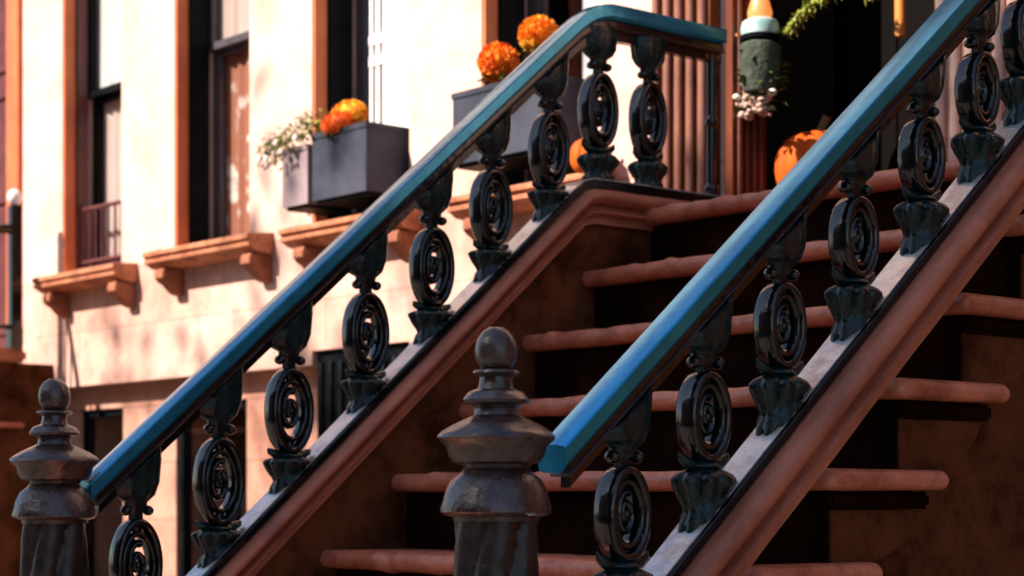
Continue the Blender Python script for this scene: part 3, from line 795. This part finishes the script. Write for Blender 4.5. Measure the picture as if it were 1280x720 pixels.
MB().lathe([(.045, .01), (.056, .05), (.060, .10), (.060, .142), (.052, .148)], (0, 0, 0), 24).build('basket_body', M['moss'], bk, noise=.006, nscale=30)
rnd = random.Random(9); a_, b_, g_ = MB(), MB(), MB()
for i in range(80):
    t = rnd.uniform(0, 6.28); rr = rnd.uniform(.02, .062); zz = rnd.uniform(-.060, .045)
    p = (math.cos(t) * rr - .015, math.sin(t) * rr * .8, zz)
    MB().ball(p, rnd.uniform(.007, .014), 1, 1, .8, 8, 6).build('bloom', M['ppetal'] if rnd.random() < .75 else M['wpetal'], bk)
for i in range(60):
    t = rnd.uniform(0, 6.28); rr = rnd.uniform(.03, .07)
    g_.leaf((math.cos(t) * rr, math.sin(t) * rr, rnd.uniform(-.05, .12)), .035, .02, (math.cos(t), math.sin(t), rnd.uniform(-.6, .6)), (0, 0, 1))
g_.build('leaves', M['leaf'], bk, smooth=False)
gl = empty('leafy_garland', (-3.64, 4.20, 1.335), 'lime green leafy garland arching to the right from the lit lantern', 'garland')
q = MB(); lf = MB(); rnd = random.Random(3)
path = []
for i in range(25):
    t = i / 24
    path.append((-.06 + t * .31, .0, .0 + .088 * math.sin(t * 2.5) ** .9))
q.tube(path, [.010 - .006 * i / 24 for i in range(25)], 8); q.build('vine', M['lime'], gl)
for i in range(420):
    p = path[rnd.randrange(25)]
    lf.leaf((p[0] + rnd.uniform(-.01, .01), p[1] + rnd.uniform(-.014, .014), p[2] + rnd.uniform(-.014, .012)), rnd.uniform(.015, .030), rnd.uniform(.006, .012), (rnd.uniform(-.2, 1), rnd.uniform(-1, 1), rnd.uniform(-1, .7)), (0, 0, 1))
lf.build('leaves', M['lime'], gl, smooth=False)

# ------------------------------------------------------------------ neighbour stoop at the far left
ns = empty('neighbour_stoop', (0, 0, 0), 'dark brownstone stoop end with a moulded ledge at the left edge', 'stoop')
MB().box(-9.6, -8.05, 2.4, YF - .003, GZ, .60).build('stoop_body', M['wallb'], ns, smooth=False)
MB().box(-9.6, -8.025, 2.35, YF - .14, .603, .665, .015).build('ledge', M['sill'], ns)
MB().box(-9.6, -8.04, 2.37, YF - .14, .30, .34, .01).build('moulding', M['brown'], ns)
nr = empty('neighbour_railing', (0, 0, 0), 'black iron rail with pale ball finial on the stoop at the left edge', 'railing')
MB().box(-8.07, -8.02, 3.90, 3.95, .665, 1.31, .006).box(-8.075, -8.015, 3.895, 3.955, .665, .76, .004).build('post', M['iron'], nr)
MB().ball((-8.045, 3.925, 1.345), .033, 1, 1, 1.15).build('finial', M['white'], nr)
MB().tube([(-8.045, 3.925, 1.20), (-8.045, 2.5, 1.20)], .022, 10).tube([(-8.045, 3.925, .76), (-8.045, 2.5, .76)], .012, 10).build('rail', M['iron'], nr)
m = MB()
for k in range(9): m.tube([(-8.045, 3.77 - k * .16, .76), (-8.045, 3.77 - k * .16, 1.20)], .010, 8)
m.build('balusters', M['iron'], nr)

# ------------------------------------------------------------------ street tree outside the frame, shading the stoop
SUN = Vector((-.22, -.70, .68)).normalized()
tc_ = Vector((-3.05, 3.0, .30)) + SUN * 9.0
tree = empty('street_tree', (tc_.x - .4, tc_.y - .5, GZ), 'leafy street tree standing in front of the stoop, outside the photo', 'tree', 'street trees outside the photo')
q = MB(); q.tube([(0, 0, 0), (.02, 0, 2), (.1, .05, 4), (.3, .3, 6.2), (.4, .5, 8.4)], [.16, .12, .10, .07, .02], 12)
rnd = random.Random(11)
for i in range(14):
    a = rnd.uniform(0, 6.28); h0 = rnd.uniform(5.6, 7.6); q.tube([(.1, .1, h0), (.3 + math.cos(a) * .7, .3 + math.sin(a) * .7, h0 + .6), (.4 + math.cos(a) * 1.5, .5 + math.sin(a) * 1.5, h0 + 1.0)], [.05, .03, .01], 6)
q.build('trunk', M['bark'], tree)
q = MB()
cen = Vector((.4, .5, tc_.z - GZ))
U1 = SUN.cross(Vector((0, 0, 1))).normalized(); U2 = SUN.cross(U1)
for i in range(9000):
    d = Vector((rnd.gauss(0, 1), rnd.gauss(0, 1), rnd.gauss(0, 1))).normalized() * (rnd.random() ** .42)
    p = cen + Vector((d.x * 1.55, d.y * 1.55, d.z * 1.50))
    q.leaf(p, rnd.uniform(.09, .16), rnd.uniform(.07, .12), (rnd.uniform(-1, 1), rnd.uniform(-1, 1), rnd.uniform(-1, .5)), (rnd.uniform(-1, 1), rnd.uniform(-1, 1), 1))
q.build('crown', M['treeleaf'], tree, smooth=False)
tree3 = empty('street_tree', (-8.0, -4.2, GZ), 'young street tree with a thin crown further left, outside the photo', 'tree', 'street trees outside the photo')
q = MB(); q.tube([(0, 0, 0), (.05, 0, 3), (.15, .1, 6), (.2, .2, 8.6)], [.09, .07, .05, .015], 10)
for i in range(12):
    a = rnd.uniform(0, 6.28); h0 = rnd.uniform(5.0, 8); q.tube([(.12, .1, h0), (.15 + math.cos(a) * .5, .15 + math.sin(a) * .5, h0 + .4), (.2 + math.cos(a) * 1.1, .2 + math.sin(a) * 1.1, h0 + .9)], [.03, .018, .006], 6)
q.build('trunk', M['bark'], tree3)
q = MB(); rnd = random.Random(21)
cl_ = [Vector((rnd.gauss(0, 1), rnd.gauss(0, 1), rnd.gauss(0, 1))).normalized() * rnd.random() ** .5 for _ in range(26)]
tcen = Vector((-6.1, 4.1, -.25)) + SUN * 10.6 - Vector((-8.0, -4.2, GZ))
for i in range(650):
    k = cl_[rnd.randrange(26)]
    p = tcen + Vector((k.x * 1.5, k.y * 1.2, k.z * 1.0)) + Vector((rnd.gauss(0, .16), rnd.gauss(0, .16), rnd.gauss(0, .13)))
    q.leaf(p, rnd.uniform(.08, .14), rnd.uniform(.06, .10), (rnd.uniform(-1, 1), rnd.uniform(-1, 1), rnd.uniform(-1, .5)), (rnd.uniform(-1, 1), rnd.uniform(-1, 1), 1))
q.build('crown', M['treeleaf'], tree3, smooth=False)
tree2 = copy_tree(tree); tree2.location = (tc_.x + 4.1, tc_.y - .8, GZ); tree2.rotation_euler = (0, 0, 0)  # unseen second tree, added to shade wall and ground at right
tree2['label'] = 'unseen leafy street tree added to shade the right side, right of the tree that shades the stoop'

# ------------------------------------------------------------------ houses across the street (behind the viewer; they close the sky and show in the glass)
def far_house(x0, x1, h, mat, label):
    o = empty('row_house', ((x0 + x1) / 2, -16, GZ), label, 'house', 'row houses across the street')
    a = (x1 - x0) / 2
    MB().box(-a, a, -8, 0, 0, h).build('wall', mat, o, smooth=False)
    MB().box(-a - .1, a + .1, -.2, .35, h, h + .5, .05).build('cornice', M['sill'], o)
    for fl in range(int(h // 3.2)):
        for j in range(3):
            xx = -a + (j + .5) * 2 * a / 3
            MB().box(xx - .5, xx + .5, .001, .03, fl * 3.2 + 1.0, fl * 3.2 + 2.8).build('window', M['frame'], o, smooth=False)
            MB().box(xx - .6, xx + .6, .001, .12, fl * 3.2 + .85, fl * 3.2 + .99).build('sill', M['sill'], o, smooth=False)
hl = ['plain brick row house across the street, first from the far left', 'pale stone row house across the street, second from the far left', 'dark brick row house across the street, third from the far left', 'pale stone row house across the street, fourth from the far left', 'brick row house across the street, fifth from the far left', 'tall brick row house across the street, last on the right']
for i in range(6):
    far_house(-30 + i * 7.5, -22.52 + i * 7.5, [11, 10.4, 11.6, 10.4, 11, 12.8][i], [M['brick'], M['facade2'], M['brick'], M['facade2'], M['brick'], M['brick']][i], hl[i])

# ------------------------------------------------------------------ lift everything to ground = 0
for o in bpy.data.objects:
    if o.parent is None: o.location.z += ZO

# ------------------------------------------------------------------ light
w = bpy.data.worlds.new('World'); S.world = w; w.use_nodes = True
nt = w.node_tree; bg = nt.nodes['Background']
sky = nt.nodes.new('ShaderNodeTexSky'); sky.sky_type = 'NISHITA'; sky.sun_disc = False
el = math.asin(SUN.z); sky.sun_elevation = el; sky.sun_rotation = math.atan2(SUN.x, SUN.y)
nt.links.new(sky.outputs[0], bg.inputs[0]); bg.inputs[1].default_value = .068
sd = bpy.data.lights.new('sun', 'SUN'); sd.energy = 4.3; sd.angle = R(.55); sd.color = (1, .86, .75)
so = bpy.data.objects.new('sun', sd); C.objects.link(so)
so.rotation_euler = SUN.to_track_quat('Z', 'Y').to_euler()

# ------------------------------------------------------------------ camera
cd = bpy.data.cameras.new('camera'); co = bpy.data.objects.new('camera', cd); C.objects.link(co)
cd.sensor_width = 36; cd.lens = 36 * 2404 / 1280; cd.shift_y = 260 / 1280
co.location = (0, 0, ZO); co.rotation_euler = (R(90), 0, .8638)
cd.clip_end = 500; cd.clip_start = .05
cd.dof.use_dof = True; cd.dof.focus_distance = 3.5; cd.dof.aperture_fstop = 5
S.camera = co
S.view_settings.view_transform = 'Standard'; S.view_settings.look = 'None'
S.view_settings.exposure = 1.42; S.view_settings.gamma = 1; S.view_settings.use_curve_mapping = False
S.render.engine = 'CYCLES'
